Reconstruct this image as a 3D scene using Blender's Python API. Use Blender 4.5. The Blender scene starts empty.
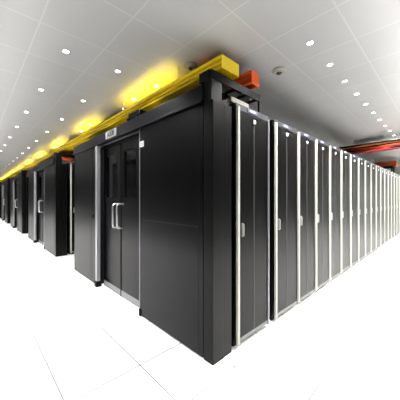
import bpy, bmesh, math
from mathutils import Vector, Matrix

scene = bpy.context.scene
COL = scene.collection
EYE = 1.5
CEIL = 3.05
ORD = ['first', 'second', 'third', 'fourth', 'fifth', 'sixth', 'seventh', 'eighth', 'ninth', 'tenth',
       'eleventh', 'twelfth', 'thirteenth', 'fourteenth', 'fifteenth', 'sixteenth', 'seventeenth',
       'eighteenth', 'nineteenth', 'twentieth', 'twenty-first', 'twenty-second', 'twenty-third',
       'twenty-fourth', 'twenty-fifth', 'twenty-sixth', 'twenty-seventh', 'twenty-eighth']

# ------------------------------------------------------------------ materials
def srgb(r, g, b):
    f = lambda c: (c / 255 / 12.92) if c / 255 <= .04045 else ((c / 255 + .055) / 1.055) ** 2.4
    return (f(r), f(g), f(b), 1)

def mat(name, col, rough=.5, metal=0, ior=1.5, noise=0, nscale=20, bump=0, aniso=None, spec=None):
    m = bpy.data.materials.new(name); m.use_nodes = True
    nt = m.node_tree; b = nt.nodes['Principled BSDF']
    b.inputs['Base Color'].default_value = col
    b.inputs['Roughness'].default_value = rough
    b.inputs['Metallic'].default_value = metal
    b.inputs['IOR'].default_value = ior
    if spec is not None:
        b.inputs['Specular IOR Level'].default_value = spec
    if noise or bump:
        tc = nt.nodes.new('ShaderNodeTexCoord')
        mp = nt.nodes.new('ShaderNodeMapping')
        if aniso: mp.inputs['Scale'].default_value = aniso
        nz = nt.nodes.new('ShaderNodeTexNoise'); nz.inputs['Scale'].default_value = nscale
        nz.inputs['Detail'].default_value = 3
        nt.links.new(tc.outputs['Object'], mp.inputs[0]); nt.links.new(mp.outputs[0], nz.inputs['Vector'])
        if noise:
            mx = nt.nodes.new('ShaderNodeMix'); mx.data_type = 'RGBA'
            mx.inputs[6].default_value = [c * (1 - noise) for c in col[:3]] + [1]
            mx.inputs[7].default_value = [min(1, c * (1 + noise)) for c in col[:3]] + [1]
            nt.links.new(nz.outputs['Fac'], mx.inputs[0]); nt.links.new(mx.outputs[2], b.inputs['Base Color'])
        if bump:
            bp = nt.nodes.new('ShaderNodeBump'); bp.inputs['Strength'].default_value = bump
            bp.inputs['Distance'].default_value = .002
            nt.links.new(nz.outputs['Fac'], bp.inputs['Height']); nt.links.new(bp.outputs[0], b.inputs['Normal'])
    return m

def tile_mat(name, base, line, x0, px, y0, py, w, rough, var, ior=1.5, spec=.5, metal=0):
    """square tiles laid on a grid with thin joints; each tile has its own faint tone"""
    m = bpy.data.materials.new(name); m.use_nodes = True
    nt = m.node_tree; b = nt.nodes['Principled BSDF']; L = nt.links.new
    b.inputs['Roughness'].default_value = rough; b.inputs['IOR'].default_value = ior
    b.inputs['Specular IOR Level'].default_value = spec; b.inputs['Metallic'].default_value = metal
    tc = nt.nodes.new('ShaderNodeTexCoord'); sp = nt.nodes.new('ShaderNodeSeparateXYZ')
    L(tc.outputs['Object'], sp.inputs[0])
    def M(op, a, bb=None):
        n = nt.nodes.new('ShaderNodeMath'); n.operation = op
        for i, v in enumerate((a, bb)):
            if v is None: continue
            if isinstance(v, (int, float)): n.inputs[i].default_value = v
            else: L(v, n.inputs[i])
        return n.outputs[0]
    lines = []; ids = []
    for ax, o, p in (('X', x0, px), ('Y', y0, py)):
        t = M('DIVIDE', M('SUBTRACT', sp.outputs[ax], o), p)
        fl = M('FLOOR', t); fr = M('SUBTRACT', t, fl); ids.append(fl)
        d = M('SUBTRACT', .5, M('ABSOLUTE', M('SUBTRACT', fr, .5)))
        lines.append(M('LESS_THAN', M('MULTIPLY', d, p), w / 2))
    ln = M('MAXIMUM', *lines)
    cb = nt.nodes.new('ShaderNodeCombineXYZ'); L(ids[0], cb.inputs[0]); L(ids[1], cb.inputs[1])
    wn = nt.nodes.new('ShaderNodeTexWhiteNoise'); wn.noise_dimensions = '3D'; L(cb.outputs[0], wn.inputs['Vector'])
    mx = nt.nodes.new('ShaderNodeMix'); mx.data_type = 'RGBA'
    mx.inputs[6].default_value = [c * (1 - var) for c in base[:3]] + [1]
    mx.inputs[7].default_value = [min(1, c * (1 + var)) for c in base[:3]] + [1]
    L(wn.outputs['Value'], mx.inputs[0])
    m2 = nt.nodes.new('ShaderNodeMix'); m2.data_type = 'RGBA'
    L(ln, m2.inputs[0]); L(mx.outputs[2], m2.inputs[6]); m2.inputs[7].default_value = line
    L(m2.outputs[2], b.inputs['Base Color'])
    return m

def emis(name, col, s):
    m = bpy.data.materials.new(name); m.use_nodes = True
    b = m.node_tree.nodes['Principled BSDF']
    b.inputs['Base Color'].default_value = (.8, .8, .8, 1)
    b.inputs['Emission Color'].default_value = col; b.inputs['Emission Strength'].default_value = s
    return m

def door_mat():
    """dark perforated sheet: fine vertical grain"""
    m = mat('rack_mesh', (.0014, .0014, .0014, 1), .34, ior=1.45, spec=.12, noise=.45, nscale=60, bump=.25, aniso=(3, 3, .06))
    return m

BLACK = mat('black_powder_coat', (.0006, .0006, .0009, 1), .32, ior=1.45, spec=.21)
POST = mat('charcoal_post', (.002, .002, .002, 1), .36, spec=.14)
JOINT = mat('dark_joint', srgb(20, 20, 21), .5, spec=.3)
FASC = mat('charcoal_fascia', srgb(40, 40, 43), .45, spec=.3)
HEAD = mat('header_black', (.003, .003, .005, 1), .42, spec=.13)
MATTE = mat('matte_black', (.001, .001, .001, 1), .6, spec=.15)
MESH = door_mat()
BAR = mat('pale_aluminium', srgb(176, 176, 167), .5, spec=.3)
SILV = mat('brushed_silver', srgb(170, 170, 175), .35, metal=.6)
SEAM = mat('grey_seam', srgb(84, 84, 82), .5)
RAIL = mat('grey_rail', srgb(100, 100, 97), .5)
CHROME = mat('chrome', srgb(240, 240, 240), .28, metal=.85)
WHITE = mat('white_plastic', srgb(190, 190, 190), .45)
GRIP = mat('grey_grip', srgb(145, 145, 142), .45)
DUCT = mat('beige_duct', srgb(140, 138, 126), .5)
PLATE = mat('grey_sign_plate', srgb(165, 165, 168), .5)
KICK = mat('pale_kick_strip', srgb(128, 128, 130), .45)
BLUE = mat('blue_grey_label', srgb(62, 66, 96), .5)
GLASS = mat('dark_tinted_glass', (.001, .001, .001, 1), .06, spec=.3)
YEL = mat('yellow_plastic', srgb(250, 218, 0), .38, noise=.04, nscale=6)
ORG = mat('orange_plastic', srgb(232, 92, 28), .4, noise=.05, nscale=6)
ORGC = mat('orange_cable', srgb(205, 74, 26), .5)
REDC = mat('red_cable', srgb(150, 30, 24), .5)
AMBC = mat('amber_cable', srgb(200, 120, 48), .5)
BRNO = mat('brown_orange_plastic', srgb(170, 72, 30), .45, noise=.1, nscale=6)
INK = mat('dark_ink', srgb(45, 45, 50), .6)
BLACK.node_tree.nodes['Principled BSDF'].inputs['Specular Tint'].default_value = (.94, .93, 1, 1)
DARKW = mat('dark_reflected_wall', srgb(24, 24, 26), .8, noise=.05, nscale=3)  # for unseen walls, darkened so the black panels have something dark to reflect
WALL = mat('wall_paint', srgb(232, 236, 230), .7, noise=.03, nscale=3)
DOME = mat('smoked_dome', srgb(40, 40, 36), .1)
LENS = emis('lamp_lens', (1, .98, .95, 1), 14)
FLOOR = tile_mat('white_floor_tile', (.86, .86, .86, 1), (.14, .14, .14, 1), .5, .6, .73, .6, .012, .3, .012)
CEILM = tile_mat('satin_ceiling_tile', (.36, .36, .353, 1), (.42, .42, .412, 1), 1.01, .567, 1.26, .62, .014, .3, .02, ior=1.5, spec=.5, metal=.15)

# ------------------------------------------------------------------ helpers
def box(bm, x0, x1, y0, y1, z0, z1, bev=0, mi=0):
    t = bmesh.new()
    bmesh.ops.create_cube(t, size=1)
    for v in t.verts:
        v.co = Vector(((x0 + x1) / 2 + v.co.x * (x1 - x0), (y0 + y1) / 2 + v.co.y * (y1 - y0), (z0 + z1) / 2 + v.co.z * (z1 - z0)))
    if bev:
        bmesh.ops.bevel(t, geom=t.edges[:], offset=bev, segments=2, profile=.5, affect='EDGES')
    for f in t.faces: f.material_index = mi
    me = bpy.data.meshes.new('tmp'); t.to_mesh(me); t.free(); bm.from_mesh(me); bpy.data.meshes.remove(me)

def cyl(bm, c, axis, r, length, seg=16, r2=None, mi=0):
    """cylinder starting at c along unit axis"""
    a = Vector(axis).normalized()
    rot = a.to_track_quat('Z', 'Y').to_matrix().to_4x4()
    mtx = Matrix.Translation(Vector(c) + a * length / 2) @ rot
    n0 = len(bm.faces)
    bmesh.ops.create_cone(bm, cap_ends=True, segments=seg, radius1=r, radius2=r if r2 is None else r2, depth=length, matrix=mtx)
    bm.faces.ensure_lookup_table()
    for f in bm.faces[n0:]: f.material_index = mi

def tube(bm, pts, r, seg=10, mi=0):
    pts = [Vector(p) for p in pts]; rings = []
    up = Vector((0, 0, 1))
    for i, p in enumerate(pts):
        d = (pts[min(i + 1, len(pts) - 1)] - pts[max(i - 1, 0)]).normalized()
        s = d.cross(up)
        if s.length < .05: s = d.cross(Vector((0, 1, 0)))
        s.normalize(); t = d.cross(s)
        rings.append([bm.verts.new(p + (s * math.cos(k * 2 * math.pi / seg) + t * math.sin(k * 2 * math.pi / seg)) * r) for k in range(seg)])
    fs = []
    for a, b in zip(rings, rings[1:]):
        for k in range(seg): fs.append(bm.faces.new((a[k], a[(k + 1) % seg], b[(k + 1) % seg], b[k])))
    fs.append(bm.faces.new(rings[0])); fs.append(bm.faces.new(rings[-1][::-1]))
    for f in fs: f.material_index = mi; f.smooth = True
    bmesh.ops.recalc_face_normals(bm, faces=fs)

def obj(name, build, mats, parent=None, loc=(0, 0, 0)):
    bm = bmesh.new(); build(bm)
    me = bpy.data.meshes.new(name); bm.to_mesh(me); bm.free()
    for m in (mats if isinstance(mats, (list, tuple)) else [mats]): me.materials.append(m)
    o = bpy.data.objects.new(name, me); COL.objects.link(o); o.location = loc
    if parent: o.parent = parent
    return o

def B(*a, **k): return lambda bm: box(bm, *a, **k)

def tag(o, label, cat, group=None):
    o['label'] = label; o['category'] = cat
    if group: o['group'] = group
    return o

def thing(name, label, cat, loc=(0, 0, 0), group=None):
    o = bpy.data.objects.new(name, None); o.empty_display_size = .1; COL.objects.link(o); o.location = loc
    return tag(o, label, cat, group)

def struct(name, build, m):
    o = obj(name, build, m); o['kind'] = 'structure'; return o

def kids(o): return [c for c in ALLKIDS.get(o.name, [])]

def dup(root, loc, label, group=None, skip=()):
    r = root.copy(); COL.objects.link(r); r.location = loc; r['label'] = label
    if group: r['group'] = group
    def rec(src, dst):
        for ch in list(src.children):
            if ch.name.split('.')[0] in skip: continue
            c = ch.copy(); COL.objects.link(c); c.parent = dst
            rec(ch, c)
    rec(root, r)
    return r

# ------------------------------------------------------------------ room
RX0, RX1, RY0, RY1 = -1.3, 15.4, -2.2, 31.0
struct('floor', B(RX0, RX1, RY0, RY1, -.1, 0), FLOOR)
struct('ceiling', B(RX0, RX1, RY0, RY1, CEIL, CEIL + .1), CEILM)
struct('wall_right', B(RX1, RX1 + .15, RY0, RY1, 0, CEIL), WALL)
struct('wall_left', B(RX0, RX1, RY1, RY1 + .15, 0, CEIL), WALL)
struct('unseen_dark_wall_back', B(RX0 - .15, RX0, RY0, RY1, 0, CEIL), DARKW)  # unseen wall, set close and dark for the end panels to reflect
struct('unseen_dark_wall_front', B(RX0, RX1, RY0 - .15, RY0, 0, CEIL), DARKW)  # unseen wall, set close and dark for the rack doors to reflect

# ------------------------------------------------------------------ server racks (front faces -Y, front plane y = 0)
W = .628
YF = 1.467            # front plane of the doors of the first pod
PITCH = 5.48          # pod to pod
def make_rack(label, wide=False):
    t = thing('server_rack', label, 'server rack')
    w = W - .012
    obj('cabinet', B(0, w, .035, 1.25, .06, 2.455, bev=.004), BLACK, t)
    obj('plinth', B(.01, w - .01, .05, 1.22, 0, .06), MATTE, t)
    f = obj('top_fascia', B(.0, w, .006, .034, 2.385, 2.45, bev=.003), FASC, t)
    lp = obj('label_plate', B(.19, .37, -.001, .006, 2.40, 2.44, bev=.002), BLUE, f)
    obj('label_tag', B(.235, .325, -.003, -.001, 2.412, 2.428), WHITE, f)
    d = obj('door', B(.04, .585 if wide else w - .02, .002, .033, .085, 2.375, bev=.003), MESH, t)
    obj('edge_bar', B(.002, .037, -.018, .012, .035, 2.415, bev=.006), BAR, d)
    obj('bottom_rail', B(.043, .585 if wide else w - .02, .0,   .033, .045, .083, bev=.003), RAIL, d)
    obj('centre_seam', B(.303, .309, -.001, .004, .085, 2.3), SEAM, d)
    def hd(bm):
        box(bm, .084, .108, -.008, .003, 1.105, 1.245, bev=.003)
        box(bm, .088, .104, -.022, -.006, 1.115, 1.235, bev=.003)
    obj('handle', hd, GRIP, d)
    def bd(bm):
        box(bm, .286, .328, -.012, .002, 2.295, 2.34, bev=.006)
        cyl(bm, (.307, -.012, 2.315), (0, -1, 0), .012, .006, 12)
    obj('lock_badge', bd, WHITE, d)
    return t

rack1 = make_rack('black server rack nearest the corner, with a silver strip right of its door', wide=True)
rack1.location = (1.905, YF, 0)
obj('side_strip', B(.588, .603, -.012, .034, .03, 2.40, bev=.003), SILV, rack1)
obj('filler_panel', B(.617, .728, .06, 1.2, 0, 2.45, bev=.003), BLACK, rack1)

GR = 'server racks of the long right-hand row'
rack2 = make_rack('second black server rack from the corner, just right of the one with the silver strip')
rack2['group'] = GR; rack1['group'] = GR
X2 = 2.652
rack2.location = (X2, YF, 0)
NR = 20
for i in range(1, NR):
    n = i + 2
    if n == NR + 1: lab = 'farthest server rack of the right-hand row, outside the frame'
    else: lab = '%s black server rack from the corner along the right-hand row' % ORD[n - 1]
    dup(rack2, (X2 + W * i, YF, 0), lab, GR)

# racks seen in the gaps between the pods
PODW = ['nearest', 'second', 'third', 'fourth', 'farthest']
for k in range(1, 5):
    y = YF + PITCH * k
    dup(rack1, (1.905, y, 0), 'server rack with pale edge bar on the shaded side of the %s left pod' % PODW[k],
        'first racks of the left-hand pods')
    if k < 3:
        for j in range(2):
            dup(rack2, (X2 + W * j, y, 0), '%s server rack down the dark gap before the %s pod' % (ORD[j + 1], PODW[k]), 'racks in the gaps between pods')

# ------------------------------------------------------------------ pod end: end panels, entrance, header
XE = 1.565
YA, YB, YC, YD = 2.745, 4.17, 5.42, 3.475    # opening start, opening end, pod end, door seam (world Y in pod one)

def make_end_right(label):
    t = thing('end_panel', label, 'end panel', (XE, YF, 0), 'right-hand end panels of the pods')
    obj('side_panel', B(.0, .05, .125, YA - YF, .012, 2.385, bev=.004), BLACK, t)
    obj('core', B(.02, .27, .06, YA - YF - .01, .0, 2.38), MATTE, t)
    obj('corner_post', B(.0, .152, .0, .118, .0, 2.385, bev=.004), POST, t)
    obj('return_strip', B(.158, .27, .006, .10, .0, 2.385, bev=.003), POST, t)
    obj('edge_trim', B(-.004, .02, YA - YF + .001, YA - YF + .012, .09, 2.385, bev=.002), SILV, t)
    obj('base_shoe', B(-.012, .05, YA - YF - .03, YA - YF + .014, .0, .09, bev=.003), MATTE, t)
    obj('panel_seam', B(-.001, .01, .185, .19, .02, 2.38), MATTE, t)
    obj('panel_joint', B(-.002, .01, .19, YA - YF - .004, 1.222, 1.229), JOINT, t)
    def lk(bm):
        cyl(bm, (.0, .30, 1.74), (-1, 0, 0), .018, .006, 18)
        cyl(bm, (-.006, .30, 1.74), (-1, 0, 0), .008, .004, 12)
    obj('lock', lk, MATTE, t)
    return t

er = make_end_right('large black end panel forming the near corner, right of the double door')
def stick(bm):
    box(bm, -.006, .0, YA - YF - .10, YA - YF - .005, 2.145, 2.215, bev=.001, mi=0)
    for q in range(2):
        box(bm, -.007, -.006, YA - YF - .085, YA - YF - .03, 2.165 + .02 * q, 2.171 + .02 * q, mi=1)
obj('wall_tag', stick, [WHITE, SEAM], er)['label'] = 'small white tag at the top left of the panel'

def make_end_left(label):
    t = thing('end_panel', label, 'end panel', (XE, YB, 0), 'left-hand end panels of the pods')
    d = YC - YB
    obj('side_panel', B(.0, .05, .03, d - .012, .012, 2.385, bev=.004), BLACK, t)
    obj('core', B(.02, 2.4, .05, d - .02, .0, 2.38), MATTE, t)  # unseen depth behind the panel, added to shade the gap between pods
    obj('edge_trim', B(.0, .05, d - .011, d, .01, 2.385, bev=.003), POST, t)
    obj('panel_seam', B(-.001, .01, .27, .275, .02, 2.38), MATTE, t)
    obj('panel_joint', B(-.002, .01, .04, d - .014, 1.222, 1.229), JOINT, t)
    def lk(bm):
        cyl(bm, (.0, .17, 1.19), (-1, 0, 0), .022, .008, 18)
        box(bm, -.014, -.006, .155, .185, 1.14, 1.20, bev=.003)
    obj('lock', lk, MATTE, t)
    return t
el = make_end_left('black end panel left of the double door, beside the gap to the second pod')

def make_entrance(label):
    t = thing('double_door', label, 'double door', (XE, YD, 0), 'pod entrance doors')
    ya, yb = YA - YD, YB - YD
    obj('frame_head', B(.07, .14, ya + .02, yb - .03, 2.335, 2.38), MATTE, t)
    p = obj('frame_post', B(-.025, .035, yb - .045, yb + .02, .09, 2.385, bev=.005), SILV, t)
    obj('post_foot', B(-.04, .05, yb - .06, yb + .03, .0, .09, bev=.004), MATTE, t)
    for s, (y0, y1, w0, w1, hy) in (('r', (ya + .018, -.006, ya + .27, -.10, -.085)), ('l', (.006, yb - .05, .14, yb - .15, .06))):
        lf = None
        def leaf(bm):
            # leaf with an opening for the pane
            z0, z1, v0, v1 = .10, 2.33, 1.50, 2.21
            box(bm, .095, .14, y0, w0, z0, z1); box(bm, .095, .14, w1, y1, z0, z1)
            box(bm, .095, .14, w0, w1, z0, v0); box(bm, .095, .14, w0, w1, v1, z1)
            bmesh.ops.remove_doubles(bm, verts=bm.verts, dist=1e-5)
        lf = obj('door_leaf', leaf, BLACK, t)
        obj('window_pane', B(.112, .128, w0, w1, 1.50, 2.21), GLASS, lf)
        def bead(bm):
            for (a, b, c, d) in ((w0, w0 + .014, 1.50, 2.21), (w1 - .014, w1, 1.50, 2.21), (w0, w1, 1.50, 1.514), (w0, w1, 2.196, 2.21)):
                box(bm, .098, .112, a, b, c, d)
        obj('window_bead', bead, POST, lf)
        obj('kick_strip', B(.092, .14, y0 + .0, y1, .008, .098, bev=.003), KICK, lf)
        h = obj('handle', lambda bm: tube(bm, [(.095, hy, 1.41), (.03, hy, 1.41), (.008, hy, 1.405), (-.004, hy, 1.39), (-.008, hy, 1.36), (-.008, hy, 1.10),
                                              (-.004, hy, 1.07), (.008, hy, 1.055), (.03, hy, 1.05), (.095, hy, 1.05)], .013, 12), CHROME, lf)
    obj('meeting_strip', B(.088, .10, -.012, .012, .0, 2.33, bev=.002), MATTE, t)
    return t
ent = make_entrance('black glazed double door of the nearest pod with two chrome pull handles')

def make_header(label):
    t = thing('header_beam', label, 'header beam', (XE, YF + .12, 2.387), 'header beams over the pod doors')
    L = YC - YF - .12
    obj('face_board', B(-.015, .04, .0, L, .0, .165, bev=.004), HEAD, t)
    obj('lower_lip', B(-.03, .04, .0, L, .0, .02, bev=.003), POST, t)
    return t
hd = make_header('long dark header beam over the nearest double door, with a white number sign')
y0s, y1s = 3.40 - YF - .12, 3.77 - YF - .12
sg = obj('number_sign', B(-.022, -.015, y0s, y1s, .035, .145, bev=.002), PLATE, hd)
cu = bpy.data.curves.new('sign_text', 'FONT'); cu.body = 'A008'; cu.size = .115; cu.align_x = 'CENTER'; cu.align_y = 'CENTER'; cu.extrude = .001
cu.offset = .003
to = bpy.data.objects.new('sign_text', cu); COL.objects.link(to)
bpy.context.view_layer.update()
me = bpy.data.meshes.new_from_object(to.evaluated_get(bpy.context.evaluated_depsgraph_get()))
bpy.data.objects.remove(to)
st = bpy.data.objects.new('sign_lettering', me); COL.objects.link(st)
me.materials.clear(); me.materials.append(INK)
st.rotation_euler = (math.pi / 2, 0, -math.pi / 2); st.location = (-.0235, (y0s + y1s) / 2, .09); st.parent = sg

# ------------------------------------------------------------------ cable tray bracket on the pod roof
def make_bracket(label):
    t = thing('tray_bracket', label, 'bracket', (XE, YF + .02, 2.385), 'brackets under the cable trays')
    obj('riser_plate', B(.0, .15, .004, .035, .003, .198, bev=.004), HEAD, t)
    obj('end_cap', lambda bm: (box(bm, .0, .03, .037, .097, .003, .198), box(bm, -.004, .03, .024, .16, .198, .285, bev=.004)), MATTE, t)
    def rail(bm):
        box(bm, .0, .80, .0, .022, .20, .28, bev=.003)
        box(bm, .0, .80, .14, .162, .20, .28, bev=.003)
        for q in range(4): box(bm, .17 + .19 * q, .20 + .19 * q, .022, .14, .205, .225)
    obj('top_rail', rail, MATTE, t)
    for yy in (.0, .14):
        obj('leg', B(.782, .80, yy, yy + .022, .072, .20), MATTE, t)
    return t
br = make_bracket('black cable tray bracket on top of the near corner, under the yellow tray end')
wt = obj('white_duct', lambda bm: (box(bm, 1.92, 2.23, 1.545, 1.60, 2.485, 2.54, bev=.006), box(bm, 1.95, 1.98, 1.55, 1.595, 2.455, 2.49), box(bm, 2.16, 2.19, 1.55, 1.595, 2.455, 2.49)), DUCT)
wt.name = 'cable_duct'
tag(wt, 'short off-white cable duct lying under the bracket on the corner rack roof', 'duct')

def bundle(bm):
    for i, (dy, dz, mi) in enumerate(((.0, .0, 0), (.035, .005, 1), (.07, .0, 0), (.018, .032, 0), (.055, .034, 1), (.036, .064, 0))):
        tube(bm, [(.16, dy, dz), (.20, dy - .01, dz + .006), (.28, dy + .004, dz), (.36, dy, dz - .004), (.44, dy, dz)], .018, 8, mi)

# small black junction bracket further along the header
def make_stub(label):
    t = thing('tray_support', label, 'support', (XE + .02, 2.86, 2.552), 'black supports on the header beams')
    obj('box', B(.03, .30, .0, .30, .06, .13, bev=.004), MATTE, t)
    for yy in (.01, .26):
        obj('foot', B(-.0, .30, yy, yy + .03, .0, .06), MATTE, t)
    return t
sb = make_stub('small black support box on the header under the yellow tray')

for k in range(1, 5):
    dy = PITCH * k; w = PODW[k]
    dup(er, (XE, YF + dy, 0), 'black right-hand end panel of the %s pod on the left' % w, skip=('wall_tag',))
    dup(el, (XE, YB + dy, 0), 'black end panel left of the door of the %s pod on the left' % w)
    dup(ent, (XE, YD + dy, 0), 'black double door with chrome handles in the %s pod on the left' % w)
    dup(hd, (XE, YF + .12 + dy, 2.387), 'dark header beam over the door of the %s pod on the left' % w, skip=('number_sign',))
    dup(br, (XE, YF + .02 + dy, 2.385), 'black tray bracket on the roof corner of the %s pod on the left' % w)
    cb = obj('cable_bundle', bundle, [ORGC, REDC], None, (XE, YF + .055 + dy, 2.50))
    tag(cb, 'orange cable bundle lying in the bracket on the %s pod' % w, 'cables', 'orange cable bundles on the pod roofs')

# ------------------------------------------------------------------ yellow and orange cable trays
def make_tray(name, label, m, w, h, L, group, sup=None):
    """closed trough running along +Y from the origin (bottom corner)"""
    t = thing(name, label, 'cable tray', group=group)
    def body(bm):
        box(bm, .03, w - .03, .007, L, .0, h - .03, bev=.006)
        box(bm, .0, w, .004, L, .0, .018, bev=.004)
        box(bm, .004, w - .004, .004, L, h * .36, h * .36 + .02, bev=.003)
    obj('trough', body, m, t)
    obj('cover', B(.0, w, .0, L, h - .036, h, bev=.006), m, t)
    def cap(bm):
        box(bm, .002, w - .002, .0, .006, .0, h - .034, bev=.002)
    obj('end_cap', cap, m, t)
    return t

TZ = EYE + 1.268
TX = 1.76
yt = make_tray('yellow_cable_tray', 'bright yellow cable tray end above the near corner of the nearest pod', YEL, .28, .132, PITCH - .01, 'yellow cable trays')
yt.location = (TX, 1.535, TZ)
def hang(t, z0, h, w, L, n):
    for i in range(n):
        y = .7 + (L - 1.2) * i / max(1, n - 1)
        for x in (.02, w - .02):
            obj('hanger_rod', lambda bm: cyl(bm, (x, y, h), (0, 0, 1), .005, CEIL - z0 - h, 8), SILV, t)
hang(yt, TZ, .132, .28, PITCH, 4)
for k in range(1, 5):
    dup(yt, (TX, 1.535 + PITCH * k, TZ), 'yellow cable tray running above the %s pod on the left' % PODW[k], skip=())

ot = make_tray('orange_cable_tray', 'orange cable tray end behind the yellow tray end above the near corner', ORG, .15, .145, .85, None)
ot.location = (2.215, 1.50, TZ - .01)
hang(ot, TZ - .01, .145, .15, 1.4, 1)

# orange tray over the far end of the right-hand row
ft = make_tray('orange_cable_tray', 'small brown-orange tray end above the far end of the right-hand row', BRNO, .42, .2, 2.2, None)
ft.location = (11.55, 1.42, TZ - .06)
hang(ft, TZ - .06, .2, .42, 2.2, 2)
def fb(bm):
    box(bm, .0, .5, .10, .14, -.0, .06); box(bm, .0, .5, .5, .54, -.0, .06)
    for x in (.0, .46):
        box(bm, x, x + .04, .08, .56, .06, .10)
    for x in (.0, .46):
        for y in (.10, .5): box(bm, x, x + .04, y, y + .04, -.15, .0)
fbo = obj('tray_bracket', fb, MATTE, None, (11.5, 1.42, TZ - .06 - .10))
tag(fbo, 'black bracket under the small brown-orange tray at the far end of the row', 'bracket')

# ladder tray with orange and red cables crossing the right-hand aisle
def cross_tray(label, X, y0, y1, z):
    t = thing('ladder_tray', label, 'cable tray', (X, y0, z))
    L = y1 - y0
    obj('lid', B(-.05, .40, .0, L, .15, .162, bev=.003), MATTE, t)
    for x in (.0, .36):
        obj('side_rail', B(x, x + .02, .0, L, .08, .15, bev=.003), MATTE, t)
    def rung(bm):
        n = int(L / .3)
        for i in range(n + 1): box(bm, .02, .36, .02 + i * (L - .06) / n, .05 + i * (L - .06) / n, .082, .10)
    obj('rungs', rung, MATTE, t)
    def cab(bm):
        k = 0
        for (x, dz, mi, ph) in ((-.02, .05, 0, 0), (-.018, .012, 1, 1.2), (-.03, .10, 2, 2.2), (-.028, .075, 3, 1.9), (-.03, -.005, 3, .4), (.04, .06, 1, .6), (.10, .05, 0, 2.), (.16, .055, 2, 1.), (.22, .05, 0, 0), (.28, .055, 1, 3),
                                (.33, .05, 0, .4), (-.04, -.03, 1, 2.8), (.07, .0, 0, 3.3), (.2, -.01, 1, .2)):
            pts = [(x + .012 * math.sin(ph + i * .7), L * i / 24, dz + .014 * math.sin(ph * 2 + i * .55)) for i in range(25)]
            tube(bm, pts, .026, 8, mi)
    obj('cables', cab, [ORGC, REDC, AMBC, MATTE], t)
    for i in range(4):
        y = .5 + i * (L - 1.) / 3
        for x in (.01, .37):
            obj('hanger_rod', lambda bm: cyl(bm, (x, y, .162), (0, 0, 1), .006, CEIL - z - .162, 8), SILV, t)
    return t
cross_tray('black ladder tray full of orange and red cables crossing above the right-hand row', 7.45, -2.15, 2.3, EYE + 1.25)

# ------------------------------------------------------------------ ceiling camera dome
cd = thing('ceiling_camera', 'round pale dome camera on the bare ceiling above the right-hand row', 'camera', (2.705, 1.44, CEIL))
def ring(bm):
    cyl(bm, (0, 0, -.030), (0, 0, 1), .060, .020, 32, r2=.084)
    cyl(bm, (0, 0, -.034), (0, 0, 1), .046, .005, 32)
obj('base_ring', ring, DUCT, cd)
obj('shadow_disc', lambda bm: cyl(bm, (0, 0, -.0105), (0, 0, 1), .075, .0105, 32), MATTE, cd)  # dark disc standing for the shadow gap between ring and ceiling
def dm(bm):
    bmesh.ops.create_uvsphere(bm, u_segments=24, v_segments=12, radius=.032, matrix=Matrix.Translation((0, 0, -.026)))
    for f in bm.faces: f.smooth = True
obj('dome', dm, DOME, cd)

dup(cd, (1.86, 2.10, CEIL), 'round grey fitting on the ceiling beside the yellow tray end')  # unidentified grey fitting, drawn with a copy of the dome camera

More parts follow.
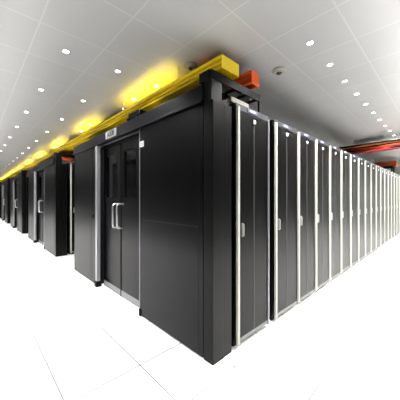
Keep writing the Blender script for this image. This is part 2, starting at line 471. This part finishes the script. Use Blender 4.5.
# ------------------------------------------------------------------ downlights
LD = bpy.data.lights.new('downlight_lamp', 'AREA'); LD.shape = 'DISK'; LD.size = .05; LD.energy = 14.5
LD.color = (1, .985, .96); LD.spread = math.radians(130)
LT = LD.copy(); LT.name = 'tray_downlight_lamp'; LT.energy = 165; LT.spread = math.radians(148)
LR = LD.copy(); LR.name = 'aisle_downlight_lamp'; LR.energy = 36
proto = [None]
def downlight(x, y, label, group, ld=None):
    if proto[0] is None:
        t = thing('downlight', label, 'ceiling light', (x, y, CEIL), group)
        def rg(bm):
            n = 24; rr = ((.036, 0), (.036, -.004), (.033, -.007), (.027, -.005), (.026, -.001))
            vs = [[bm.verts.new((r * math.cos(2 * math.pi * i / n), r * math.sin(2 * math.pi * i / n), z)) for i in range(n)] for r, z in rr]
            for a, b in zip(vs, vs[1:]):
                for i in range(n): bm.faces.new((a[i], a[(i + 1) % n], b[(i + 1) % n], b[i]))
            bmesh.ops.recalc_face_normals(bm, faces=bm.faces[:])
        obj('trim_ring', rg, WHITE, t)
        obj('lens', lambda bm: cyl(bm, (0, 0, -.004), (0, 0, 1), .027, .0035, 16), LENS, t)
        lo = bpy.data.objects.new('lamp', LD); COL.objects.link(lo); lo.parent = t; lo.location = (0, 0, -.012)
        proto[0] = t
    else:
        d = dup(proto[0], (x, y, CEIL), label, group)
        if ld:
            for c in d.children:
                if c.type == 'LIGHT': c.data = ld

def rowlabel(i, txt):
    return ('%s nearest downlight in the ' % ORD[i]) + txt
for ri, X in enumerate((.73, 1.30)):
    for i in range(17):
        downlight(X, 2.81 + 1.24 * i, rowlabel(i, ['leftmost ceiling row above the left aisle', 'ceiling row between the leftmost row and the yellow glow'][ri]),
                  'downlights over the left-hand aisle')
for i, q in enumerate([q for q in range(40) if q % 4 < 2]):
    downlight(1.855, 2.81 + .62 * q, rowlabel(i, 'row hidden in the yellow glow above the tray'), 'downlights above the yellow trays', LT)
for i in range(22):
    downlight(2.45 + .567 * i, .97, rowlabel(i, 'ceiling row running beside the right-hand rack doors'), 'downlights over the right-hand aisle', LR)
# unseen lamps added on the same grid behind and beside the camera for evenness
for X in (.16, -.98):
    for i in range(-1, 9):
        downlight(X, 1.57 + 1.24 * i, 'added round white ceiling downlight beside or behind the camera, outside the frame', 'added downlights outside the frame')
for i in range(13):
    downlight(1.3 + 1.134 * i, -.89, 'added round white ceiling downlight beside or behind the camera, outside the frame', 'added downlights outside the frame', LR)

for i in range(12):  # added unseen lamps; their floor bounce brightens the ceiling over the racks
    downlight(2.45 + 1.134 * i, 3.45, 'unseen downlight added inside the nearest pod aisle to brighten the ceiling', 'added downlights over the pod aisle', LR)

# ------------------------------------------------------------------ world, camera
wd = bpy.data.worlds.new('World'); scene.world = wd; wd.use_nodes = True
wd.node_tree.nodes['Background'].inputs[0].default_value = (.5, .5, .5, 1)
wd.node_tree.nodes['Background'].inputs[1].default_value = .05

cam = bpy.data.cameras.new('camera'); co = bpy.data.objects.new('camera', cam); COL.objects.link(co)
cam.sensor_width = 36; cam.lens = 21.6; cam.shift_y = -.005; cam.clip_start = .02
co.location = (0, 0, EYE)
ang = math.atan2(.722, .691)
co.rotation_euler = (math.pi / 2, 0, ang - math.pi / 2)
scene.camera = co

vs = scene.view_settings
vs.view_transform = 'Standard'; vs.look = 'None'; vs.exposure = 0; vs.gamma = 1; vs.use_curve_mapping = False
